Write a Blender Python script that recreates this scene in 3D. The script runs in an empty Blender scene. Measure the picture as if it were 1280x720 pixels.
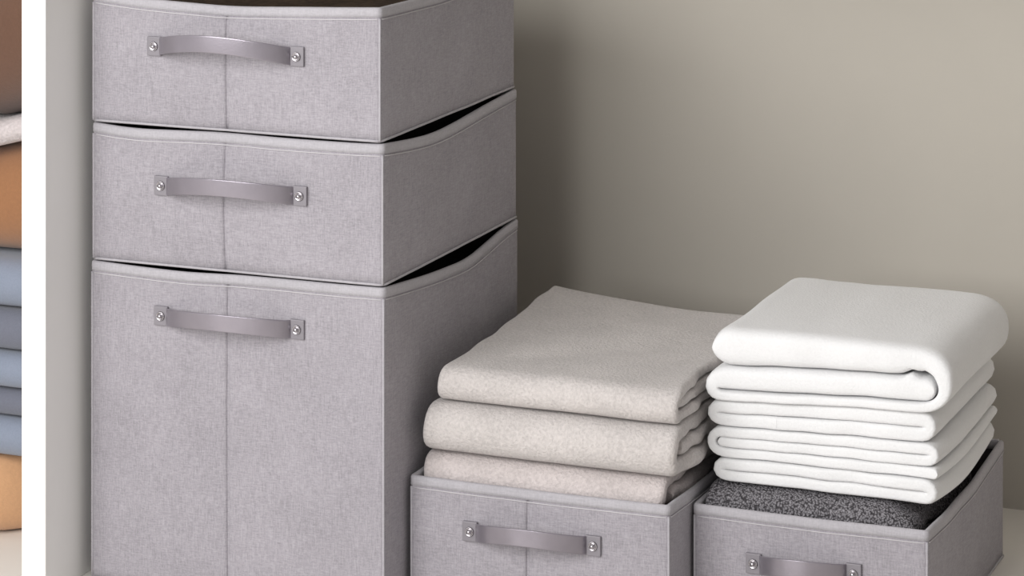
import bpy, bmesh, math, random
from mathutils import Vector, noise

random.seed(4)
C = bpy.context.scene.collection
S = 3.07                      # metres from the camera to the near corner of the tall bin
CAMZ = 0.338 * S
PI = math.pi

# ------------------------------------------------------------------ helpers
def link(name, verts, faces, mat, parent=None, smooth=True):
    me = bpy.data.meshes.new(name)
    me.from_pydata([tuple(v) for v in verts], [], faces)
    me.update()
    bm = bmesh.new(); bm.from_mesh(me)
    bmesh.ops.recalc_face_normals(bm, faces=bm.faces)
    bm.to_mesh(me); bm.free()
    if smooth:
        for p in me.polygons: p.use_smooth = True
    me.materials.append(mat)
    o = bpy.data.objects.new(name, me)
    C.objects.link(o)
    if parent: o.parent = parent
    return o

def thing(name, label, cat, loc, group=None):
    o = bpy.data.objects.new(name, None); C.objects.link(o)
    o.empty_display_size = .05
    o.location = loc; o['label'] = label; o['category'] = cat
    if group: o['group'] = group
    return o

def tag(o, label, cat, group=None):
    o['label'] = label; o['category'] = cat
    if group: o['group'] = group
    return o

def box(name, lo, hi, mat, bevel=0.0, parent=None, seg=2):
    bm = bmesh.new()
    bmesh.ops.create_cube(bm, size=1)
    for v in bm.verts:
        v.co = Vector([lo[i] + (v.co[i] + .5) * (hi[i] - lo[i]) for i in range(3)])
    if bevel:
        bmesh.ops.bevel(bm, geom=list(bm.edges), offset=bevel, segments=seg, affect='EDGES', profile=.6)
    me = bpy.data.meshes.new(name); bm.to_mesh(me); bm.free()
    me.materials.append(mat)
    o = bpy.data.objects.new(name, me); C.objects.link(o)
    if parent: o.parent = parent
    return o

def nz(x, y, z=0.0):
    return noise.noise(Vector((x, y, z)))

# ------------------------------------------------------------------ materials
def nodes(name):
    m = bpy.data.materials.new(name); m.use_nodes = True
    nt = m.node_tree; nt.nodes.clear()
    out = nt.nodes.new('ShaderNodeOutputMaterial')
    b = nt.nodes.new('ShaderNodeBsdfPrincipled')
    nt.links.new(b.outputs[0], out.inputs[0])
    tc = nt.nodes.new('ShaderNodeTexCoord')
    return m, nt, b, tc

def mapping(nt, tc, scale):
    mp = nt.nodes.new('ShaderNodeMapping')
    mp.inputs['Scale'].default_value = scale
    nt.links.new(tc.outputs['Object'], mp.inputs['Vector'])
    return mp

def tex(nt, mp, scale=1.0, detail=2.0, rough=.5):
    n = nt.nodes.new('ShaderNodeTexNoise')
    n.inputs['Scale'].default_value = scale
    n.inputs['Detail'].default_value = detail
    n.inputs['Roughness'].default_value = rough
    nt.links.new(mp.outputs[0], n.inputs['Vector'])
    return n

def mathn(nt, op, a, b):
    n = nt.nodes.new('ShaderNodeMath'); n.operation = op
    for i, v in enumerate((a, b)):
        if isinstance(v, (int, float)): n.inputs[i].default_value = v
        else: nt.links.new(v, n.inputs[i])
    return n.outputs[0]

def ramp(nt, fac, c0, c1, p0=.3, p1=.7):
    r = nt.nodes.new('ShaderNodeValToRGB')
    r.color_ramp.elements[0].position = p0; r.color_ramp.elements[1].position = p1
    r.color_ramp.elements[0].color = (*c0, 1); r.color_ramp.elements[1].color = (*c1, 1)
    nt.links.new(fac, r.inputs[0])
    return r.outputs[0]

def bump(nt, b, h, strength, dist):
    n = nt.nodes.new('ShaderNodeBump')
    n.inputs['Strength'].default_value = strength
    n.inputs['Distance'].default_value = dist
    nt.links.new(h, n.inputs['Height'])
    nt.links.new(n.outputs[0], b.inputs['Normal'])

def mul(c, k): return tuple(min(1, x * k) for x in c)

def linen(name, col, contrast=.16, bstr=.55):
    """woven heathered fabric: threads across and threads up"""
    m, nt, b, tc = nodes(name)
    across = tex(nt, mapping(nt, tc, (130, 130, 950)), 1, 2)
    upward = tex(nt, mapping(nt, tc, (900, 900, 110)), 1, 2)
    grain = tex(nt, mapping(nt, tc, (620, 620, 620)), 1, 3, .7)
    cloud = tex(nt, mapping(nt, tc, (14, 14, 14)), 1, 2)
    s = mathn(nt, 'ADD', across.outputs[0], upward.outputs[0])
    s = mathn(nt, 'ADD', s, grain.outputs[0])
    s = mathn(nt, 'MULTIPLY', s, 1 / 3)
    f = mathn(nt, 'ADD', mathn(nt, 'MULTIPLY', s, .85), mathn(nt, 'MULTIPLY', cloud.outputs[0], .15))
    nt.links.new(ramp(nt, f, mul(col, 1 - contrast), mul(col, 1 + contrast), .38, .62), b.inputs['Base Color'])
    b.inputs['Roughness'].default_value = .85
    b.inputs['Specular IOR Level'].default_value = .25
    b.inputs['Sheen Weight'].default_value = .15
    bump(nt, b, s, bstr, .0012)
    return m

def plush(name, col, scale=420, contrast=.06, bstr=.5, dist=.0016, sheen=.25):
    m, nt, b, tc = nodes(name)
    a = tex(nt, mapping(nt, tc, (scale,) * 3), 1, 3, .65)
    c = tex(nt, mapping(nt, tc, (22,) * 3), 1, 3, .55)
    f = mathn(nt, 'ADD', mathn(nt, 'MULTIPLY', a.outputs[0], .7), mathn(nt, 'MULTIPLY', c.outputs[0], .3))
    nt.links.new(ramp(nt, f, mul(col, 1 - contrast), mul(col, 1 + contrast), .35, .65), b.inputs['Base Color'])
    b.inputs['Roughness'].default_value = .95
    b.inputs['Specular IOR Level'].default_value = .15
    b.inputs['Sheen Weight'].default_value = sheen
    b.inputs['Sheen Roughness'].default_value = .6
    bump(nt, b, f, bstr, dist)
    return m

def nubby(name, dark, light):
    """looped terry: raised light loops on a dark ground"""
    m, nt, b, tc = nodes(name)
    v = nt.nodes.new('ShaderNodeTexVoronoi'); v.inputs['Scale'].default_value = 470
    wob = tex(nt, mapping(nt, tc, (160,) * 3), 1, 2)
    mix = nt.nodes.new('ShaderNodeVectorMath'); mix.operation = 'MULTIPLY_ADD'
    nt.links.new(wob.outputs['Color'], mix.inputs[0])
    mix.inputs[1].default_value = (.004, .004, .004)
    nt.links.new(tc.outputs['Object'], mix.inputs[2])
    nt.links.new(mix.outputs[0], v.inputs['Vector'])
    nt.links.new(ramp(nt, v.outputs['Distance'], light, dark, .2, .75), b.inputs['Base Color'])
    b.inputs['Roughness'].default_value = .95
    b.inputs['Specular IOR Level'].default_value = .15
    inv = mathn(nt, 'SUBTRACT', 1, v.outputs['Distance'])
    bump(nt, b, inv, 1.0, .003)
    return m

def plain(name, col, rough=.5, metal=0.0, spec=.5, var=.02, vs=8, bstr=0.0, bs=300):
    m, nt, b, tc = nodes(name)
    n = tex(nt, mapping(nt, tc, (vs,) * 3), 1, 3)
    nt.links.new(ramp(nt, n.outputs[0], mul(col, 1 - var), mul(col, 1 + var)), b.inputs['Base Color'])
    b.inputs['Roughness'].default_value = rough
    b.inputs['Metallic'].default_value = metal
    b.inputs['Specular IOR Level'].default_value = spec
    if bstr:
        n2 = tex(nt, mapping(nt, tc, (bs,) * 3), 1, 2)
        bump(nt, b, n2.outputs[0], bstr, .0006)
    return m

M = dict(
    bin=linen('grey_linen', (.322, .303, .330), .22),
    band=linen('grey_linen_binding', (.40, .385, .41), .12, .25),
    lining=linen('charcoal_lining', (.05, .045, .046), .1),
    handle=plain('grey_faux_leather', (.30, .275, .31), .30, .65, .6, .05, 40, .15, 500),
    tab=plain('grey_faux_leather_tab', (.22, .205, .225), .5, .1, .5, .05, 40, .2, 500),
    rivet=plain('polished_steel', (.42, .40, .42), .22, 1.0),
    thread=plain('pale_thread', (.52, .50, .52), .8),
    beige=plush('beige_brushed_cotton', (.545, .508, .492), 330, .15, 1.0, .0026),
    pinkish=plush('pinkish_beige_brushed_cotton', (.55, .497, .487), 330, .15, 1.0, .0026),
    white=plush('white_cotton', (.765, .765, .77), 400, .025, .6, .0016),
    terry=nubby('charcoal_terry', (.06, .056, .061), (.36, .345, .37)),
    panel=plain('white_laminate', (.85, .84, .82), .35, 0, .4, .01),
    floorm=plain('white_shelf_board', (.80, .77, .72), .4, 0, .4, .01),
    wall=plain('taupe_paint', (.47, .44, .39), .8, 0, .3, .02, 5, .1, 200),
    blue=plush('light_blue_knit', (.205, .235, .30), 500, .06, .4),
    slate=plush('slate_blue_knit', (.135, .143, .18), 500, .06, .4),
    tan=plush('tan_wool', (.27, .125, .055), 300, .06, .3),
    peach=plush('peach_fleece', (.58, .33, .175), 300, .05, .3),
    grey=plush('pale_grey_knit', (.52, .47, .47), 260, .16, .9, .003),
    brown=plush('brown_felt', (.115, .058, .036), 300, .06, .3),
    brownb=plush('dark_brown_wool', (.045, .030, .020), 120, .5, .6, .0016, 0),
)

# ------------------------------------------------------------------ the setting
def struct(o): o['kind'] = 'structure'; return o
WALLY = 3.385
PX0, PX1, PY = -1.6377, -1.610, 2.730
struct(box('floor', (-3.2, 0.9, -.03), (1.2, WALLY, 0), M['floorm']))
struct(box('wall_back', (-3.2, WALLY, -.03), (1.2, WALLY + .05, 1.0), M['wall']))
struct(box('wall_partition', (PX0, PY, 0), (PX1, WALLY, .86), M['panel'], .0012))
struct(box('closet_top_shelf', (-3.2, PY, .86), (1.2, WALLY, .888), M['panel'], .0012))  # unseen closet top shelf, kept to block light from above

# ------------------------------------------------------------------ bins
def rim_sag(pts):
    """pts: (t, drop) knots, joined by straight runs and then softened"""
    def lin(t):
        t = min(1, max(0, t))
        for (a, va), (b, vb) in zip(pts, pts[1:]):
            if a <= t <= b:
                return va + (vb - va) * (t - a) / (b - a)
        return 0.0
    def f(t):
        w = min(.07, t, 1 - t)
        return sum(lin(t + w * k / 3) for k in range(-3, 4)) / 7
    return f

def make_bin(label, X0, X1, Y0, Y1, Z0, H, sag, bulge, handle, seam_t=.475, seam=1.0, seed=0):
    """X0..X1 wide, Y0 front, Y1 back, Z0 bottom; sag/bulge by side: f r b l"""
    W, D = X1 - X0, Y1 - Y0
    root = thing('storage_bin', label, 'storage bin', ((X0 + X1) / 2, (Y0 + Y1) / 2, Z0), 'grey linen storage bins')
    ox, oy = (X0 + X1) / 2, (Y0 + Y1) / 2
    R = .005
    per = []      # (x, y, nx, ny, side, t)
    def side(p, q, n, tag_, ts):
        for t in ts:
            per.append((p[0] + (q[0] - p[0]) * t, p[1] + (q[1] - p[1]) * t, n[0], n[1], tag_, t))
    def corner(cx, cy, a0):
        for k in range(1, 5):
            a = a0 + PI / 2 * k / 5
            per.append((cx + R * math.cos(a), cy + R * math.sin(a), math.cos(a), math.sin(a), 'c', 0))
    base = [i / 30 for i in range(31)]
    L = W - 2 * R
    fine = [seam_t + d / L for d in (-.02, -.012, -.007, -.004, -.0022, -.0012, -.0005, 0, .0005, .0012, .0022, .004, .007, .012, .02)]
    ts = sorted([t for t in base if abs(t - seam_t) > .024 / L] + fine)
    side((X0 + R, Y0), (X1 - R, Y0), (0, -1), 'f', ts); corner(X1 - R, Y0 + R, -PI / 2)
    side((X1, Y0 + R), (X1, Y1 - R), (1, 0), 'r', base); corner(X1 - R, Y1 - R, 0)
    side((X1 - R, Y1), (X0 + R, Y1), (0, 1), 'b', base); corner(X0 + R, Y1 - R, PI / 2)
    side((X0, Y1 - R), (X0, Y0 + R), (-1, 0), 'l', base); corner(X0 + R, Y0 + R, PI)
    n = len(per)
    def top(p):
        return H - (sag[p[4]](p[5]) if p[4] in sag else 0)
    def pos(p, off, z, groove=True):
        x, y, nx, ny, sd, t = p
        h = top(p); fr = min(1, max(0, z / h))
        d = off
        if sd != 'c':
            e = math.sin(PI * t)
            d += bulge.get(sd, .002) * e ** .7 * math.sin(PI * min(1, fr * .92 + .04)) ** .8
            d += .0011 * nz(t * 5 + seed * 3.1, z * 16, ord(sd)) * min(1, e * 3)
            # rims that sag also lean
            if sd in sag: d -= sag[sd](t) * .10 * fr ** 3
        if sd == 'f' and groove:
            dx = (t - seam_t) * L
            g = 1 if z < h - .0105 else 0
            d -= seam * g * (.0034 * math.exp(-(dx / .0013) ** 2) + .0012 * math.exp(-(dx / .008) ** 2))
        return (x + nx * d - ox, y + ny * d - oy, z)
    def shell(name, mat, o_out, o_in, zlo, zhi, rows, floor_th=None):
        V, F = [], []
        def row(off, fn, groove):
            for p in per: V.append(pos(p, off, fn(top(p)), groove))
        for j in range(rows + 1):
            k = j / rows
            row(o_out, lambda h, k=k: zlo(h) + (zhi(h) - zlo(h)) * k, o_out > -.001)
        nr = rows + 1
        # rounded lip
        mid = (o_out + o_in) / 2; th = (o_out - o_in) / 2
        for a in (45, 90, 135):
            c, s = math.cos(math.radians(a)), math.sin(math.radians(a))
            row(mid + th * c, lambda h, s=s: zhi(h) + th * .8 * s, False); nr += 1
        for j in range(rows + 1):
            k = 1 - j / rows
            lo = (lambda h: zlo(h)) if floor_th is None else (lambda h: zlo(h) + floor_th)
            row(o_in, lambda h, k=k: lo(h) + (zhi(h) - lo(h)) * k, False); nr += 1
        for j in range(nr - 1):
            for i in range(n):
                a, b = j * n + i, j * n + (i + 1) % n
                F.append((a, b, b + n, a + n))
        if floor_th is None:
            for i in range(n):
                a, b = (nr - 1) * n + i, (nr - 1) * n + (i + 1) % n
                F.append((a, b, (i + 1) % n, i))
        else:
            F.append(tuple(range(n))); F.append(tuple(range((nr - 1) * n, nr * n)))
        return link(name, V, F, mat, root)
    body = shell('body', M['bin'], 0, -.0030, lambda h: 0.0, lambda h: h - .003, max(8, int(H / .012)), .003)
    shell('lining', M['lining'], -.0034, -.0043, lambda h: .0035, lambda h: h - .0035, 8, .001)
    shell('rim_binding', M['band'], .0007, -.0050, lambda h: h - .0100, lambda h: h - .0026, 2)
    # stitching under the binding and pale piping at the front corners
    def tube(name, pts, r, mat, parent):
        V, F = [], []
        for i, p in enumerate(pts):
            t = (Vector(pts[min(i + 1, len(pts) - 1)]) - Vector(pts[max(i - 1, 0)])).normalized()
            a = t.orthogonal().normalized() if i == 0 else (pa - t * pa.dot(t)).normalized()
            pa = a; b = t.cross(a)
            for k in range(6):
                an = 2 * PI * k / 6
                V.append(Vector(p) + a * r * math.cos(an) + b * r * math.sin(an))
        for i in range(len(pts) - 1):
            for k in range(6):
                F.append((i * 6 + k, i * 6 + (k + 1) % 6, i * 6 + 6 + (k + 1) % 6, i * 6 + 6 + k))
        F.append(tuple(range(6))); F.append(tuple(range((len(pts) - 1) * 6, len(pts) * 6)))
        return link(name, V, F, mat, parent)
    line = [pos(p, .0005, top(p) - .0122, False) for p in per if p[4] in 'f'] + \
           [pos(p, .0005, top(p) - .0122, False) for p in per if p[4] in 'r']
    tube('stitching', line, .00055, M['thread'], root)
    for sx, nm in ((X0, -1), (X1, 1)):
        k = .0012
        pts = [(sx - ox - nm * k, Y0 - oy + k, z) for z in [.0015 + (H - .013) * i / 12 for i in range(13)]]
        tube('corner_piping', pts, .0012, M['band'], root)
    hem = [pos(p, .0004, .0016, False) for p in per if p[4] in 'f'] + [pos(p, .0004, .0016, False) for p in per if p[4] in 'r']
    tube('bottom_piping', hem, .0013, M['band'], root)
    # handle
    hx0, hz0, hx1, hz1, out, bow = handle
    hx0 -= ox; hx1 -= ox; hz0 -= Z0; hz1 -= Z0
    def face_y(x, z):
        t = (x + ox - X0 - R) / L
        e = math.sin(PI * min(1, max(0, t)))
        return Y0 - oy - bulge.get('f', .002) * e ** .7 * math.sin(PI * min(1, max(0, z / H) * .92 + .04)) ** .8 - .0012
    hw = .0088
    V, F = [], []
    N = 36
    a0, a1 = hx0 + .0065, hx1 - .0065
    for i in range(N + 1):
        s = i / N
        x = a0 + (a1 - a0) * s
        zc = hz0 + (hz1 - hz0) * s + bow * math.sin(PI * s) ** .8
        y = face_y(x, zc) - .0012 - out * (math.sin(PI * s) ** .62)
        w = hw * (1 - .06 * math.sin(PI * s))
        th = .0011
        # tangent normal in plan
        for (dy, dz) in ((-th, -w), (-th * 1.0, -w * .85), (-th * 1.25, 0), (-th, w * .85), (-th, w), (th, w), (th, 0), (th, -w)):
            V.append((x, y + dy, zc + dz + (hz1 - hz0) * 0))
    for i in range(N):
        for k in range(8):
            F.append((i * 8 + k, i * 8 + (k + 1) % 8, i * 8 + 8 + (k + 1) % 8, i * 8 + 8 + k))
    F.append(tuple(range(8))); F.append(tuple(range(N * 8, N * 8 + 8)))
    hd = link('handle', V, F, M['handle'], root)
    bv = hd.modifiers.new('soft', 'BEVEL'); bv.width = .0004; bv.segments = 2; bv.limit_method = 'ANGLE'
    for hx, hz in ((hx0, hz0), (hx1, hz1)):
        fy = face_y(hx, hz)
        tb = box('mounting_tab', (hx - .0078, fy - .0021, hz - .0098), (hx + .0078, fy + .0012, hz + .0098), M['tab'], .0008, hd)
        # rivet: washer ring and domed head
        V, F = [], []
        prof = [(.0001, -.0052), (.0012, -.0050), (.0021, -.0042), (.0025, -.0030), (.0027, -.0018), (.0034, -.0022), (.0040, -.0030), (.0045, -.0028), (.0048, -.0012)]
        prof = prof[::-1]
        for r, dy in prof:
            for k in range(20):
                a = 2 * PI * k / 20
                V.append((hx + r * math.cos(a), fy + dy - .0009, hz + r * math.sin(a)))
        for j in range(len(prof) - 1):
            for k in range(20):
                F.append((j * 20 + k, j * 20 + (k + 1) % 20, j * 20 + 20 + (k + 1) % 20, j * 20 + 20 + k))
        F.append(tuple(range((len(prof) - 1) * 20, len(prof) * 20))); F.append(tuple(range(20)))
        link('rivet', V, F, M['rivet'], hd)
    return root

# world point on the plane Y = y seen at picture point (px, py); used to read sizes off the photograph
CA, SA = .927, .375
def at(px, py, y):
    v = y / S; xz = (px - 640) / 3900
    Z = v / (SA * xz + CA)
    u = Z * (CA * xz - SA)
    return Vector((u * S, y, (.338 - (py + 544) / 3900 * Z) * S))

def handle_spec(a, b, y, out, bow):
    p, q = at(*a, y), at(*b, y)
    return (p.x, p.z, q.x, q.z, out, bow)

TF = 2.799
make_bin('tall grey linen bin at the bottom of the three-bin tower, standing on the floor',
         -1.5975, -1.268, TF, 3.1535, 0, .326,
         dict(f=rim_sag([(0, 0), (.2, .0022), (.38, .0028), (.48, .0006), (.8, .0004), (1, 0)]),
              r=rim_sag([(0, 0), (.12, .004), (.35, .011), (.6, .016), (.72, .012), (.88, .003), (1, 0)])),
         dict(f=.0015, r=.003, l=.001, b=.002), handle_spec((203, 394), (373, 411), TF, .029, .0065), .476, 1, 1)
make_bin('shallow grey linen bin in the middle of the tower, between two other bins',
         -1.5965, -1.2695, TF + .001, 3.1535, .3268, .1405,
         dict(f=rim_sag([(0, 0), (.12, .0035), (.3, .0015), (.45, .0002), (.7, .0012), (.9, .0012), (1, 0)]),
              r=rim_sag([(0, 0), (.15, .0055), (.35, .0105), (.5, .0095), (.75, .004), (1, 0)])),
         dict(f=.004, r=.003, l=.001, b=.002), handle_spec((204, 231), (377, 244), TF, .029, .0085), .468, .8, 2)
make_bin('shallow grey linen bin at the top of the tower, open with brown wool inside',
         -1.5960, -1.2720, TF, 3.1535, .4683, .1335,
         dict(f=rim_sag([(0, 0), (.2, .005), (.5, .0075), (.8, .003), (1, 0)]),
              r=rim_sag([(0, 0), (.4, .004), (1, 0)])),
         dict(f=.002, r=.003, l=.001, b=.002), handle_spec((195, 57), (373, 70), TF, .032, .0115), .476, 1, 3)
B1F = 2.846
make_bin('low grey linen bin in the centre, filled with folded beige blankets',
         -1.2611, -.9875, B1F, 3.176, 0, .1305,
         dict(f=rim_sag([(0, 0), (.5, .001), (1, 0)]), r=rim_sag([(0, 0), (.3, .004), (.7, .004), (1, 0)])),
         dict(f=.0015, r=.0003, l=.001, b=.002), handle_spec((589, 663), (743, 681), B1F, .027, .0085), .46, 1, 4)
B2F = 2.9064
make_bin('low grey linen bin on the right, holding the charcoal towel under white linens',
         -.9840, -.7479, B2F, 3.222, 0, .1165,
         dict(f=rim_sag([(0, 0), (.5, .001), (1, 0)]),
              r=rim_sag([(0, 0), (.3, .004), (.6, .003), (.85, -.003), (1, -.006)]),
              b=rim_sag([(0, -.006), (.3, 0), (1, 0)])),
         dict(f=.0015, r=.002, l=.0003, b=.002), handle_spec((943, 703), (1068, 716), B2F, .024, .007), .5, .15, 5)

# ------------------------------------------------------------------ folded cloth
def resample(pts, step):
    """pts (b, z, h) -> even steps along the path, lightly smoothed"""
    d = [0]
    for p, q in zip(pts, pts[1:]): d.append(d[-1] + math.hypot(q[0] - p[0], q[1] - p[1]))
    n = max(8, int(d[-1] / step)); out = []; j = 0
    for i in range(n + 1):
        s = d[-1] * i / n
        while j < len(d) - 2 and d[j + 1] < s: j += 1
        k = (s - d[j]) / max(1e-9, d[j + 1] - d[j])
        out.append([pts[j][m] + (pts[j + 1][m] - pts[j][m]) * k for m in range(3)])
    for _ in range(2):
        out = [out[0]] + [[(out[i - 1][m] + 2 * out[i][m] + out[i + 1][m]) / 4 for m in range(3)] for i in range(1, n)] + [out[-1]]
    def ends(o):
        h, L = o[0][2], math.hypot(o[1][0] - o[0][0], o[1][1] - o[0][1])
        new = [o[0]]; want = [h * (1 - math.cos(a * PI / 16)) for a in range(1, 9)]
        acc = 0
        for p, q in zip(o, o[1:]):
            l = math.hypot(q[0] - p[0], q[1] - p[1])
            for wv in want:
                if acc < wv < acc + l - 1e-5:
                    k = (wv - acc) / l; new.append([p[m] + (q[m] - p[m]) * k for m in range(3)])
            acc += l; new.append(q)
        return new
    out = ends(out)
    return ends(out[::-1])[::-1]

def arc(cx, cz, rx, rz, a0, a1, h0, h1, n=14):
    return [(cx + rx * math.cos(math.radians(a0 + (a1 - a0) * i / n)), cz + rz * math.sin(math.radians(a0 + (a1 - a0) * i / n)),
             h0 + (h1 - h0) * i / n) for i in range(n + 1)]

def folded(name, path, axis, a0, a1, mat, deform=None, rr=.8, edge=.003, seed=0, step=.004, astep=.009, origin=None, parent=None, fr=None, closed=False, sq=.7):
    """a sheet following `path` in the b-z plane, extruded along `axis` from a0 to a1 with soft rounded ends"""
    P = resample(path, step); n = len(P)
    s = [0]
    for p, q in zip(P, P[1:]): s.append(s[-1] + math.hypot(q[0] - p[0], q[1] - p[1]))
    T = s[-1]; nor = []
    for i in range(n):
        p, q = P[max(0, i - 1)], P[min(n - 1, i + 1)]
        tx, tz = q[0] - p[0], q[1] - p[1]; l = math.hypot(tx, tz) or 1
        nor.append((-tz / l, tx / l))
    K = 7
    rings = [('f', k) for k in range(K)]
    m = max(4, int((a1 - a0) / astep))
    rings += [('m', k / m) for k in range(m + 1)] + [('e', K - 1 - k) for k in range(K)]
    V, F = [], []
    for kind, k in rings:
        for i in range(n):
            b, z, h = P[i]
            g = 1.0
            dd = min(s[i], T - s[i])
            if dd < h and not closed: g = max(.003, 1 - (1 - dd / h) ** 2) ** .42
            wv = math.sin(PI * s[i] / T) ** .3 if closed and 0 < s[i] < T else (0 if closed else 1)
            r = fr(h) if fr else h * rr
            e0 = wv * edge * nz(s[i] * 22 + seed * 7.3, seed * 1.7, .3)
            e1 = wv * edge * nz(s[i] * 22 + seed * 3.3, seed * 2.7, 5.3)
            if kind == 'm':
                lo, hi = a0 + e0 + r, a1 + e1 - r
                a = lo + (hi - lo) * k; f = 1
            else:
                ph = (k + .25) / K * PI / 2
                d = r * (1 - math.cos(ph)); f = math.sin(ph) ** sq
                a = a0 + e0 + d if kind == 'f' else a1 + e1 - d
            hh = f * g * (h + wv * .06 * min(h, .006) * nz(s[i] * 30 + seed, a * 25, seed))
            for sg in (1, -1):
                bb, zz = b + nor[i][0] * hh * sg, z + nor[i][1] * hh * sg
                v = Vector((bb, a, zz)) if axis == 'y' else Vector((a, bb, zz))
                if deform: v = deform(v)
                if origin is not None: v = v - origin
                V.append(v)
    R = len(rings)
    def idx(r, i, sg): return (r * n + (i % (n - 1) if closed else i)) * 2 + sg
    for r in range(R - 1):
        for i in range(n - 1):
            F.append((idx(r, i, 0), idx(r, i + 1, 0), idx(r + 1, i + 1, 0), idx(r + 1, i, 0)))
            F.append((idx(r, i, 1), idx(r + 1, i, 1), idx(r + 1, i + 1, 1), idx(r, i + 1, 1)))
        if closed: continue
        F.append((idx(r, 0, 0), idx(r + 1, 0, 0), idx(r + 1, 0, 1), idx(r, 0, 1)))
        F.append((idx(r, n - 1, 0), idx(r, n - 1, 1), idx(r + 1, n - 1, 1), idx(r + 1, n - 1, 0)))
    for i in range(n - 1):
        F.append((idx(0, i, 0), idx(0, i, 1), idx(0, i + 1, 1), idx(0, i + 1, 0)))
        F.append((idx(R - 1, i, 0), idx(R - 1, i + 1, 0), idx(R - 1, i + 1, 1), idx(R - 1, i, 1)))
    o = link(name, V, F, mat, parent)
    if origin is not None: o.location = origin
    return o

def wob(v, amp=.0015, fq=9, seed=0):
    q = Vector((v.x * fq + seed, v.y * fq, v.z * fq * .5))
    return v + Vector((nz(q.x, q.y, q.z + 11), nz(q.x, q.y, q.z + 23), nz(q.x, q.y, q.z))) * amp

# --- beige blankets: fold towards us, layered ends left and right.
def front_fold(y0, y1, z0, z1, nl=3, gap=.0006):
    """spiral in the y-z plane: bottom sheet forward, round fold at the front, top sheet back, tucked under, inner layer(s)"""
    T = z1 - z0; t = T / nl; h = t / 2 - gap
    p = [(y1 - .01, z0 + t / 2, h)]
    p += [(y0 + T / 2 + .01, z0 + t / 2, h)]
    q = T / 2 - t / 2
    for i in range(19):
        an = math.radians(-90 - 10 * i); c, sn = math.cos(an), math.sin(an)
        p.append((y0 + T / 2 + q * math.copysign(abs(c) ** .72, c), z0 + T / 2 + q * math.copysign(abs(sn) ** .8, sn), h))
    p += [(y1 - t, z1 - t / 2, h)]
    if nl == 2: return p
    # fold at the back down to the middle layer and come forward
    p += arc(y1 - t, z1 - t, t / 2, t / 2, 90, -90, h, h, 8)[1:]
    p += [(y0 + T / 2 + .006, z1 - 1.5 * t, h)]
    return p

def blanket_deform(lift=0, seed=0, z0=0, z1=1, x0=0, x1=1, y0=0, y1=1, amp=.002, ruffle=.004):
    def f(v):
        v = wob(v, amp, 8, seed)
        kz = min(1, max(0, (v.z - z0) / (z1 - z0)))
        ky = min(1, max(0, (v.y - y0) / (y1 - y0)))
        kx = min(1, max(0, (v.x - x0) / (x1 - x0)))
        if lift:
            v.z += lift * kz * (1 - kx) ** 2.2 * ky ** 2
            # soft creases on the upper surface
            v.z += .0022 * kz * nz(v.x * 12 + 3, v.y * 9, 2) * min(1, ky * 4)
            v.z -= .0030 * kz * min(1, ky * 5) * math.exp(-((v.y - (y0 + .10) - .9 * (v.x - x0 - .1)) / .03) ** 2) * min(1, max(0, kx * 4 - .6))
        # ruffled right end
        e = max(0, (kx - .86) / .14)
        v.y += ruffle * e * nz(v.z * 70, seed, 4)
        v.z += ruffle * .7 * e * nz(v.y * 50, v.z * 50 + seed, 7) * (kz * (1 - kz) * 4)
        v.x += ruffle * 1.2 * e * nz(v.z * 55, v.y * 18, seed + 9)
        return v
    return f

BG = 'beige blankets folded in the low bin'
def blanket(label, x0, x1, y0, y1, z0, z1, mat, nl, lift, seed):
    return tag(folded('folded_blanket', front_fold(y0, y1, z0, z1, nl), 'x', x0, x1, mat,
               blanket_deform(lift, seed, z0, z1, x0, x1, y0, y1), rr=1.0, edge=.006, seed=seed, sq=.6,
               origin=Vector(((x0 + x1) / 2, (y0 + y1) / 2, z0))), label, 'blanket', BG)
blanket('beige folded blanket on top of its stack, back left corner raised', -1.237, -.988, 2.858, 3.19, .2010, .2375, M['beige'], 3, .0165, 1)
blanket('beige folded blanket in the middle of the stack of three', -1.249, -.985, 2.850, 3.175, .1510, .2005, M['beige'], 3, 0, 2)
blanket('pinkish beige folded blanket lowest of its stack, half sunk in the bin', -1.251, -.998, 2.856, 3.165, .100, .1505, M['pinkish'], 3, 0, 3)

# --- white linens: the layers' edges face us
WX0, WX1, WY0, WY1 = -.978, -.744, 2.932, 3.180
ZD0, ZC0, ZB0, ZA0, ZA1 = .1335, .1566, .1867, .2128, .2862
def white_deform(v):
    v = wob(v, .0016, 10, 5)
    kx = min(1, max(0, (v.x - WX0) / (WX1 - WX0)))
    z = v.z
    if z < ZA0: w = max(0, (z - ZD0) / (ZA0 - ZD0)) ** 1.3
    elif z < ZA0 + .035: w = 1
    else: w = max(0, 1 - (z - ZA0 - .035) / (ZA1 - ZA0 - .035))
    v.z += .0105 * kx * w
    ky = min(1, max(0, (v.y - WY0) / (WY1 - WY0)))
    lowk = max(0, 1 - (z - ZD0) / .05)
    v.x += .007 * math.sin(PI * ky) * max(0, kx - .7) / .3 * min(1, max(0, 1 - (z - ZD0) / .075))
    v.z -= .0045 * math.sin(PI * min(1, ky * 1.5)) * max(0, (kx - .75) / .25) * lowk
    v.z += .0012 * nz(v.x * 30, v.y * 10, v.z * 12)
    # pinched fold where the top one turns under
    zz = (z - ZA0 - .030) / .018
    if 0 < zz < 1 and v.y < WY0 + .04:
        v.z += .0055 * math.exp(-((v.x + .7705) / .0055) ** 2) * (1 - zz) * (1 - max(0, (v.y - WY0) / .04))
    return v
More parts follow.
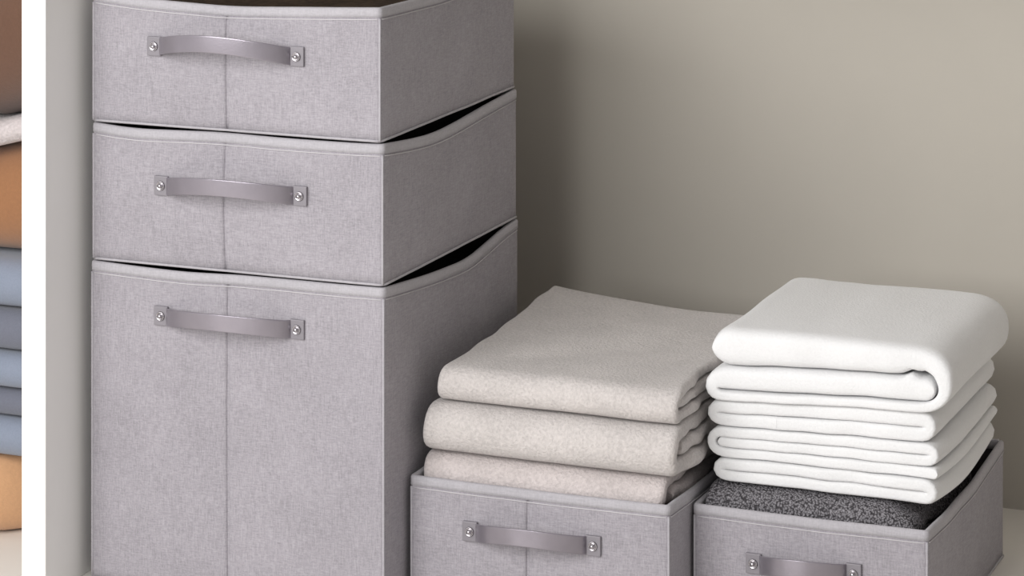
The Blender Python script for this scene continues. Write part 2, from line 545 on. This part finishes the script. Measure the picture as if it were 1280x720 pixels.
def ring2(x0, x1, z0, z1, g=.0003):
    t = (z1 - z0) / 2; h = t / 2 - g; zt, zb = z1 - t / 2, z0 + t / 2
    xm = x0 + .31 * (x1 - x0)
    p = [(xm, zb, h), (x1 - t, zb, h)]
    p += arc(x1 - t, z0 + t, t / 2, t / 2, -90, 90, h, h, 10)[1:]
    p += [(x0 + t, zt, h)]
    p += arc(x0 + t, z0 + t, t / 2 + .0005, t / 2, 90, 270, h, h, 10)[1:]
    p += [(xm, zb, h)]
    return p
def spiral3(x0, x1, z0, z1, g=.0003):
    t = (z1 - z0) / 3; h = t / 2 - g
    p = [(x0 + 1.25 * t, z0 + 1.5 * t, h), (x1 - t, z0 + 1.5 * t, h)]
    p += arc(x1 - t, z0 + 2 * t, t / 2, t / 2, -90, 90, h, h, 10)[1:]
    p += [(x0 + 1.5 * t, z1 - t / 2, h)]
    p += arc(x0 + 1.5 * t, z0 + 1.5 * t, t, t, 90, 270, h, h, 14)[1:]
    p += [(x1 - .002, z0 + t / 2, h)]
    return p
WG = 'white linens stacked on the right bin'
def linen_thing(label, path, mat, seed, y0=WY0, y1=WY1, z=0, **k):
    return tag(folded('folded_sheet', path, 'y', y0, y1, mat, white_deform, rr=k.get('rr', .75), edge=.004, seed=seed, astep=.012, closed=k.get('closed', False), sq=.5,
                      origin=Vector(((WX0 + WX1) / 2, (y0 + y1) / 2, z)), fr=k.get('fr')), label, 'folded sheet', WG)
linen_thing('white folded sheet lowest of the white stack, lying on the charcoal towel', ring2(WX0 + .005, WX1, ZD0, ZC0 - .0003), M['white'], 11, closed=True, z=ZD0, y1=3.172)
linen_thing('white folded sheet in three layers, second from the bottom of the white stack', spiral3(WX0 - .001, WX1 + .001, ZC0, ZB0 - .0003), M['white'], 12, z=ZC0)
linen_thing('white folded sheet third from the bottom, right under the thick top one', ring2(WX0 - .001, WX1 - .002, ZB0, ZA0 - .0003), M['white'], 13, closed=True, z=ZB0, y1=3.185)
# the thick one on top: fat upper layer, curled round the right side and back under
AX0, AX1 = WX0 + .004, -.729
tb, tm = .0095, .0240           # bottom sheet and middle layer
tt = ZA1 - ZA0 - tb - tm        # fat top layer
pA = [(AX0 + .004, ZA1 - tt / 2, tt / 2 - .0006), (AX1 - .060, ZA1 - tt / 2, tt / 2 - .0006), (AX1 - .046, ZA1 - tt * .49, tt * .46)]
cz = ZA0 + tb + tm / 2
pA += [(AX1 - .034, ZA1 - tt * .46, tt * .42), (AX1 - .023, ZA1 - tt * .50, tt * .36), (AX1 - .0125, ZA1 - tt * .80, .0105),
       (AX1 - .0085, cz + .006, .0072), (AX1 - .0085, cz - .002, .0066), (AX1 - .012, cz - .009, .0058), (AX1 - .020, ZA0 + tb * .62, .0052),
       (AX1 - .032, ZA0 + tb / 2, .0045)]
pA += [(AX0 + .012, ZA0 + tb / 2, tb / 2 - .0004)]
hc = (tb + tm) / 2
pA += arc(AX0 + .012, ZA0 + tb / 2 + (tm + tb) / 4, .010, (tm + tb) / 4, -90, -270, tb / 2 - .0004, tm / 2 - .0008, 12)[1:]
pA += [(AX0 + .03, ZA0 + tb + tm / 2, tm / 2 - .0007), (AX1 - .050, ZA0 + tb + tm / 2, tm / 2 - .0007), (AX1 - .0185, ZA0 + tb + tm / 2 - .0005, tm / 2 - .0012)]
linen_thing('thick white folded blanket topping the white stack, curled under at its right side', pA, M['white'], 14, 2.926, 3.178, ZA0,
            fr=lambda h: min(h, .015))
bpy.context.scene.collection.objects[-1].name = 'folded_duvet'

def terry_deform(v):
    v = wob(v, .0016, 10, 5)
    k = max(0, (v.x + .80) / .035); b = min(1, max(0, (v.y - 2.95) / .1))
    if v.z > .09: v.z -= .015 * min(1, k) ** 1.5 * (1 + b)
    v.x -= .006 * min(1, k) * b
    return v
# --- charcoal terry towel inside the right bin
tag(folded('bath_towel', front_fold(2.915, 3.19, .082, .1318, 3), 'x', -.9755, -.766, M['terry'],
           terry_deform, rr=1.0, edge=.004, seed=21, origin=Vector((-.866, 3.05, .082))),
    'charcoal looped terry towel folded in the right bin under the white linens', 'towel')

# --- brown wool in the top bin
tag(folded('wool_throw', front_fold(2.808, 3.14, .50, .5875, 3), 'x', -1.585, -1.281, M['brownb'],
           lambda v: wob(v, .003, 10, 4), rr=.8, edge=.004, seed=31, origin=Vector((-1.43, 2.97, .50))),
    'dark brown wool throw lying inside the top bin of the tower', 'throw')

# ------------------------------------------------------------------ the neighbouring compartment, left of the partition
LX0, LX1, LY0, LY1 = -1.93, -1.646, 2.865, 3.20
def zpix(y): return at(14, y, LY0).z
G = 'clothes folded in the left compartment'
items = [
    ('folded_fleece', 'peach fleece folded at the bottom of the left compartment stack, on the floor', 'fleece', None, None, 'peach', 3, 694, 577),
    ('folded_sweater', 'light blue folded sweater lowest of the blue ones, on the peach fleece', 'sweater', None, None, 'blue', 2, 577, 526),
    ('folded_sweater', 'slate blue folded sweater second from the bottom of the blue ones', 'sweater', None, None, 'slate', 2, 526, 489),
    ('folded_sweater', 'light blue folded sweater in the middle of the five blue ones', 'sweater', None, None, 'blue', 2, 489, 443),
    ('folded_sweater', 'slate blue folded sweater second from the top of the blue ones', 'sweater', None, None, 'slate', 2, 443, 391),
    ('folded_sweater', 'blue grey folded sweater uppermost of the blue ones, under the tan blanket', 'sweater', None, None, 'blue', 2, 391, 329),
    ('folded_blanket', 'thick tan wool blanket folded on the blue sweaters', 'blanket', None, None, 'tan', 2, 329, 181),
    ('folded_scarf', 'pale grey knitted scarf folded on the tan blanket', 'scarf', None, None, 'grey', 2, 181, 148),
    ('folded_felt_blanket', 'thick brown felt blanket on the pale grey scarf, topmost in the left compartment', 'blanket', None, None, 'brown', 2, 148, -70),
]
XM = at(14, 300, LY0).x
def left_deform(k, zb, zt):
    def f(v):
        v = wob(v, .0012, 9, 6)
        if k >= 6:
            w = 1 if k > 6 else min(1, max(0, (v.z - zb) / (zt - zb)))
            v.z += .26 * min(.03, max(-.05, v.x - XM)) * w
        if k == 0:
            e = max(0, v.x - XM + .03)
            v.y += e * .8 + e * e * 8
        return v
    return f
for k, (nm, lab, cat, _, _, mt, nl, yb, yt) in enumerate(items):
    zb = max(.0008, zpix(yb)) if k else .0008
    zt = zpix(yt) - .0006
    g = 'blue sweaters stacked in the left compartment' if mt in ('blue', 'slate') else None
    dy = {0: .0, 6: .012}.get(k, .004 * ((k * 7) % 3 - 1))
    tag(folded(nm, front_fold(LY0 + dy, LY1, zb, zt, nl), 'x', LX0, LX1, M[mt], left_deform(k, zb, zt), rr=.9,
               edge=.003, seed=40 + k, origin=Vector(((LX0 + LX1) / 2, (LY0 + LY1) / 2, zb))), lab, cat, g)

# ------------------------------------------------------------------ camera
cd = bpy.data.cameras.new('camera'); cam = bpy.data.objects.new('camera', cd); C.objects.link(cam)
cam.location = (0, 0, CAMZ)
cam.rotation_euler = (PI / 2, 0, math.atan2(SA, CA))
cd.sensor_width = 36; cd.lens = 36 * 3900 / 1280
cd.shift_y = -(360 + 544) / 1280
cd.clip_start = .05; cd.clip_end = 50
bpy.context.scene.camera = cam

# ------------------------------------------------------------------ light
def area(name, loc, target, size, power, col):
    l = bpy.data.lights.new(name, 'AREA'); l.shape = 'RECTANGLE'; l.size = size[0]; l.size_y = size[1]
    l.energy = power; l.color = col
    o = bpy.data.objects.new(name, l); C.objects.link(o); o.location = loc
    d = Vector(target) - Vector(loc); o.rotation_euler = d.to_track_quat('-Z', 'Y').to_euler()
    return o
area('key_light', (-1.70, .60, 1.25), (-1.0, 3.0, .3), (1.9, 1.3), 58, (1, .995, .985))  # added large soft key light, front left and out of view
# ambient world light, graded by hand: brighter towards the left, dimmer to the right
w = bpy.data.worlds.new('world'); bpy.context.scene.world = w; w.use_nodes = True
nt = w.node_tree; bg = nt.nodes['Background']
tc = nt.nodes.new('ShaderNodeTexCoord'); sx = nt.nodes.new('ShaderNodeSeparateXYZ')
nt.links.new(tc.outputs['Generated'], sx.inputs[0])
mr = nt.nodes.new('ShaderNodeMapRange')
mr.inputs['From Min'].default_value = -.9; mr.inputs['From Max'].default_value = .9
mr.inputs['To Min'].default_value = .72; mr.inputs['To Max'].default_value = .30
nt.links.new(sx.outputs[0], mr.inputs['Value']); nt.links.new(mr.outputs[0], bg.inputs[1])
bg.inputs[0].default_value = (1, .97, .965, 1)

vs = bpy.context.scene.view_settings
vs.view_transform = 'Standard'; vs.look = 'None'; vs.gamma = 1; vs.exposure = .09; vs.use_curve_mapping = False
